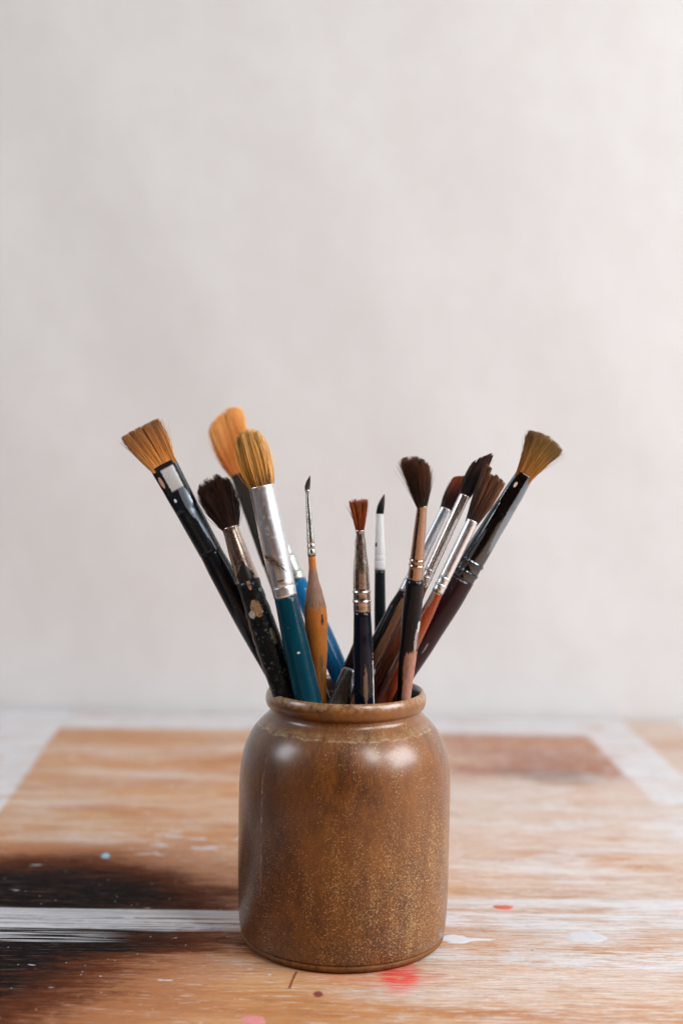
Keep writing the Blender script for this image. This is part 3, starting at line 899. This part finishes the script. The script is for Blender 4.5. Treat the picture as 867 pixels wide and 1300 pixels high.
# 7 small rust fan, dark handle
brush("small brush with splayed rust-red bristles, two-ring ferrule and navy-black handle",
      (456, 634), -0.030, (463, 893), -0.024,
      tuft=dict(L=38, w0=9, d0=8, w1=27, d1=18, wm=14, n=900, ragged=0.18, dome=0.05, clumps=15, clump=0.4, cleng=0.09, seed=10, stray=0.03),
      hair=mat_hair("rust_hair", (0.12, 0.022, 0.006), (0.34, 0.070, 0.012), (0.42, 0.12, 0.03), 0.45),
      fer=[(39, 11, 11), (58, 14.5, 14.5), (95, 20.5, 20.5), (120, 21.5, 21.5), (142, 22.5, 22.5)], rings=[(117, 2.2, 2.4), (129, 2.4, 2.4)],
      fmat=mat_metal("shiny_brown_ferrule", (0.50, 0.42, 0.37), 0.22, grime=0.1),
      han=[(141, 21.5, 21.5), (160, 23, 23), (195, 26, 26), (260, 26, 26)],
      hmat=mat_lacquer("navy_black_lacquer", (0.003, 0.005, 0.012), 0.14,
                       marks=[(236, 0.15, 22, 0.22, (0.22, 0.13, 0.08)), (232, 0.90, 34, 0.05, (0.65, 0.62, 0.58))]))

# 8 a brush stuck in upside down
brush("brush stuck in upside down with its dark grey ferrule at the rim",
      (462, 797), -0.004, (431, 893), -0.016,
      hair=mat_hair("hidden_hair", (0.1, 0.05, 0.02), (0.1, 0.05, 0.02), (0.1, 0.05, 0.02)),
      han=[(0, 3, 3), (2, 8, 8), (20, 14, 14), (58, 20, 20)],
      fer=[(56, 21, 21), (60, 21.5, 21), (80, 24, 16), (102, 27, 12), (125, 28, 9)],
      fmat=mat_metal("dark_grey_ferrule", (0.34, 0.35, 0.36), 0.25, grime=0.3),
      hmat=mat_lacquer("black_lacquer", BLACKP, 0.16), inverted=True)

# 9 thin white ferrule
brush("slender brush with a hooked black tip, white ferrule and thin black handle",
      (482, 627), 0.028, (482.5, 862), 0.018,
      tuft=dict(L=26, w0=8, d0=8, w1=1.5, d1=1.5, wm=12, dm=12, n=500, ragged=0.45, off=6, offm=-1.0, clumps=3, clump=0.7, seed=12, rad=0.3, stray=0.03),
      hair=mat_hair("hooked_black_hair", (0.008, 0.009, 0.012), (0.010, 0.010, 0.012), (0.10, 0.08, 0.07), 0.4),
      fer=[(26, 9, 9), (50, 11, 11), (75, 13, 13), (97, 14, 14)], rings=[(78, 1.0, -0.7), (85, 1.0, -0.7)],
      fmat=mat_lacquer("white_ferrule_paint", (0.72, 0.73, 0.75), 0.3, marks=[(65, -0.75, 3, 0.2, (0.05, 0.05, 0.06))]),
      han=[(96, 13.5, 13.5), (150, 14.5, 14.5), (235, 14, 14)],
      hmat=mat_lacquer("green_black_lacquer", (0.005, 0.009, 0.011), 0.2, bumpy=0.3))

# 10 dark mop in front
brush("brush with soft dark-brown mop, coppery ferrule and black handle flaked to pink wood",
      (541.5, 583), -0.045, (512, 891), -0.019,
      tuft=dict(L=59, w0=11, d0=11, w1=36, d1=30, wm=25, n=2600, ragged=0.16, dome=0.10, clumps=22, clump=0.22, cleng=0.05, seed=14, off=-14, offm=-5, stray=0.16, slant=-0.02),
      hair=mat_hair("dark_brown_hair", (0.030, 0.014, 0.010), (0.040, 0.018, 0.012), (0.13, 0.05, 0.025), 0.6),
      fer=[(59, 13, 13), (100, 16, 16), (125, 17.5, 17.5), (153, 20, 20)], rings=[(128, 1.6, 2.0), (135, 1.6, 2.0)],
      fmat=mat_metal("coppery_ferrule", (0.46, 0.32, 0.25), 0.17, grime=0.05),
      han=[(152, 20, 20), (158, 23, 23), (190, 25, 25), (235, 23, 23), (309, 18, 18)],
      hmat=mat_lacquer("flaking_black_lacquer", (0.003, 0.003, 0.005), 0.24,
                       ends=[(243, 400, (0.46, 0.23, 0.17), -0.25, 2)],
                       marks=[(228, 0.72, 16, 0.16, (0.45, 0.36, 0.33)), (262, -0.1, 20, 0.3, (0.40, 0.20, 0.15)), (210, 0.85, 8, 0.1, (0.7, 0.68, 0.66))], bumpy=0.4), taper=0.8)

# 11 - 13 three round brushes close together
brush("brush with short rust-tipped dark bristles and silver ferrule, half hidden behind two others",
      (587, 604), 0.022, (455, 868), 0.0,
      tuft=dict(L=47, w0=13, d0=9, w1=21, d1=12, wm=22, n=1500, ragged=0.06, dome=0.08, slant=0.08, seed=15, clumps=6, clump=0.2),
      hair=mat_hair("rust_tipped_hair", (0.035, 0.012, 0.008), (0.05, 0.016, 0.010), (0.34, 0.07, 0.03), 0.4),
      fer=[(47, 14, 11), (100, 15, 13), (166, 15.5, 15.5)], rings=[(150, 1.4, 1.2)],
      fmat=mat_metal("pale_silver_ferrule", (0.82, 0.86, 0.92), 0.30),
      han=[(165, 15, 15), (190, 20, 20), (235, 22, 22), (295, 19, 19)],
      hmat=mat_lacquer("black_and_brown_lacquer", (0.005, 0.004, 0.004), 0.14, ends=[(172, 400, (0.19, 0.085, 0.045), 0.05, 2)]))
brush("brush with pointed black-brown bristles and a silver ferrule, the tallest of three side by side",
      (613, 579), 0.004, (479, 868), -0.006,
      tuft=dict(L=55, w0=13, d0=12, w1=21, d1=12, wm=24, n=1700, ragged=0.14, dome=0.06, slant=0.20, seed=16, off=1, clumps=8, clump=0.45, cleng=0.06),
      hair=mat_hair("pointed_black_hair", (0.020, 0.010, 0.008), (0.014, 0.009, 0.008), (0.050, 0.020, 0.014), 0.5),
      fer=[(55, 14, 14), (120, 14, 14), (182, 14, 14)], rings=[(160, 1.4, 1.6), (170, 1.4, 1.6)],
      fmat=mat_metal("silver_copper_ferrule", (0.72, 0.69, 0.67), 0.27, grime=0.05),
      han=[(181, 13.5, 13.5), (215, 18, 18), (270, 19, 19), (319, 17, 17)],
      hmat=mat_lacquer("brown_lacquer", (0.14, 0.035, 0.014), 0.12, streaks=(0.035, 0.014, 0.010)))
brush("brush with frayed brown bristles, bright silver ferrule and glossy red-orange handle",
      (629, 601), -0.004, (493, 880), -0.012,
      tuft=dict(L=67, w0=15, d0=13, w1=33, d1=18, wm=28, n=2200, ragged=0.14, dome=0.02, slant=-0.06, seed=17, clumps=12, clump=0.5, cleng=0.07),
      hair=mat_hair("frayed_brown_hair", (0.025, 0.012, 0.008), (0.075, 0.028, 0.014), (0.20, 0.085, 0.04), 0.6),
      fer=[(67, 15.5, 15.5), (120, 15.5, 15.5), (168, 15, 15)], rings=[(148, 1.4, 1.6), (158, 1.4, 1.6)],
      fmat=mat_metal("bright_silver_ferrule", (0.84, 0.88, 0.93), 0.28, grime=0.04),
      han=[(167, 14, 14), (200, 17, 17), (250, 18, 18), (311, 16, 16)],
      hmat=mat_lacquer("red_orange_lacquer", (0.26, 0.045, 0.012), 0.10, streaks=(0.12, 0.022, 0.010), marks=[(178, -0.55, 14, 0.4, (0.30, 0.24, 0.2))]))

# 14 wide flat brush leaning right
brush("brush with fanned olive-brown bristles, blackened ferrule and thick maroon handle, farthest right",
      (697, 553), 0.004, (504, 866), 0.010,
      tuft=dict(L=61, w0=20, d0=11, w1=50, d1=18, wm=27, n=2600, ragged=0.14, dome=0.10, clumps=18, clump=0.4, cleng=0.012, seed=18, stray=0.03),
      hair=mat_hair("olive_brown_hair", (0.42, 0.15, 0.03), (0.38, 0.17, 0.035), (0.27, 0.155, 0.05), 0.55),
      fer=[(58, 23, 13), (90, 26, 18), (130, 28.5, 26), (185, 32, 32), (213, 34, 34)], rings=[(188, 4.0, 3.0), (202, 4.0, 3.0)],
      fmat=mat_metal("blackened_ferrule", (0.10, 0.105, 0.11), 0.14,
                     flat=[(60, 186, -1.1, -0.82, (0.24, 0.29, 0.33), True)],  # gloss along the left edge, painted as a paler strip
                     marks=[(75, -0.30, 4, 0.15, (0.66, 0.48, 0.40), False), (90, 0.85, 75, 0.42, (0.17, 0.19, 0.215), False)], grime=0.2, jag=0.3),  # the long grey mark is sheen painted down the right side
      han=[(212, 35, 35), (245, 37, 37), (300, 35, 35), (368, 31, 31)],
      hmat=mat_lacquer("maroon_lacquer", (0.016, 0.004, 0.006), 0.26, bumpy=0.2, marks=[(310, 0.45, 7, 0.06, (0.25, 0.2, 0.18))]))

# a few bristles dried onto the silver ferrule of the thick brush
def stray_hairs():
    root = [o for o in bpy.data.objects if o.get('label', '').startswith('thick round brush')][0]
    R = random.Random(4)
    vs, fs = [], []
    yy = ax4.p(172).y - ax4.r(172, 33) - 0.0004
    for k in range(14):
        a = (337 + R.uniform(-1.5, 2), 707 + R.uniform(-2, 2)); b = (352 + R.uniform(0, 14), 719 + R.uniform(-3, 9))
        m = ((a[0] + b[0]) / 2 + R.uniform(-1, 1), (a[1] + b[1]) / 2 + R.uniform(-2, 1))
        pts = []
        for j in range(7):
            t = j / 6
            q = [(1 - t) ** 2 * a[i] + 2 * t * (1 - t) * m[i] + t * t * b[i] for i in (0, 1)]
            pts.append(at_depth(q[0], q[1], yy - 0.0006 * t) - o4)
        base = len(vs)
        for j, p_ in enumerate(pts):
            r_ = 0.00020 * (1 - 0.6 * j / 6)
            for m_ in range(3):
                an = 2.094 * m_
                vs.append(tuple(p_ + rt * (r_ * math.cos(an)) + up * (r_ * math.sin(an))))
        for j in range(6):
            for m_ in range(3):
                n_ = (m_ + 1) % 3
                fs.append((base + j * 3 + m_, base + j * 3 + n_, base + j * 3 + 3 + n_, base + j * 3 + 3 + m_))
    g = G("stuck_hair")
    new_obj("stuck_hairs", vs, fs, g.out((0.10, 0.045, 0.02), 0.5), root)


stray_hairs()
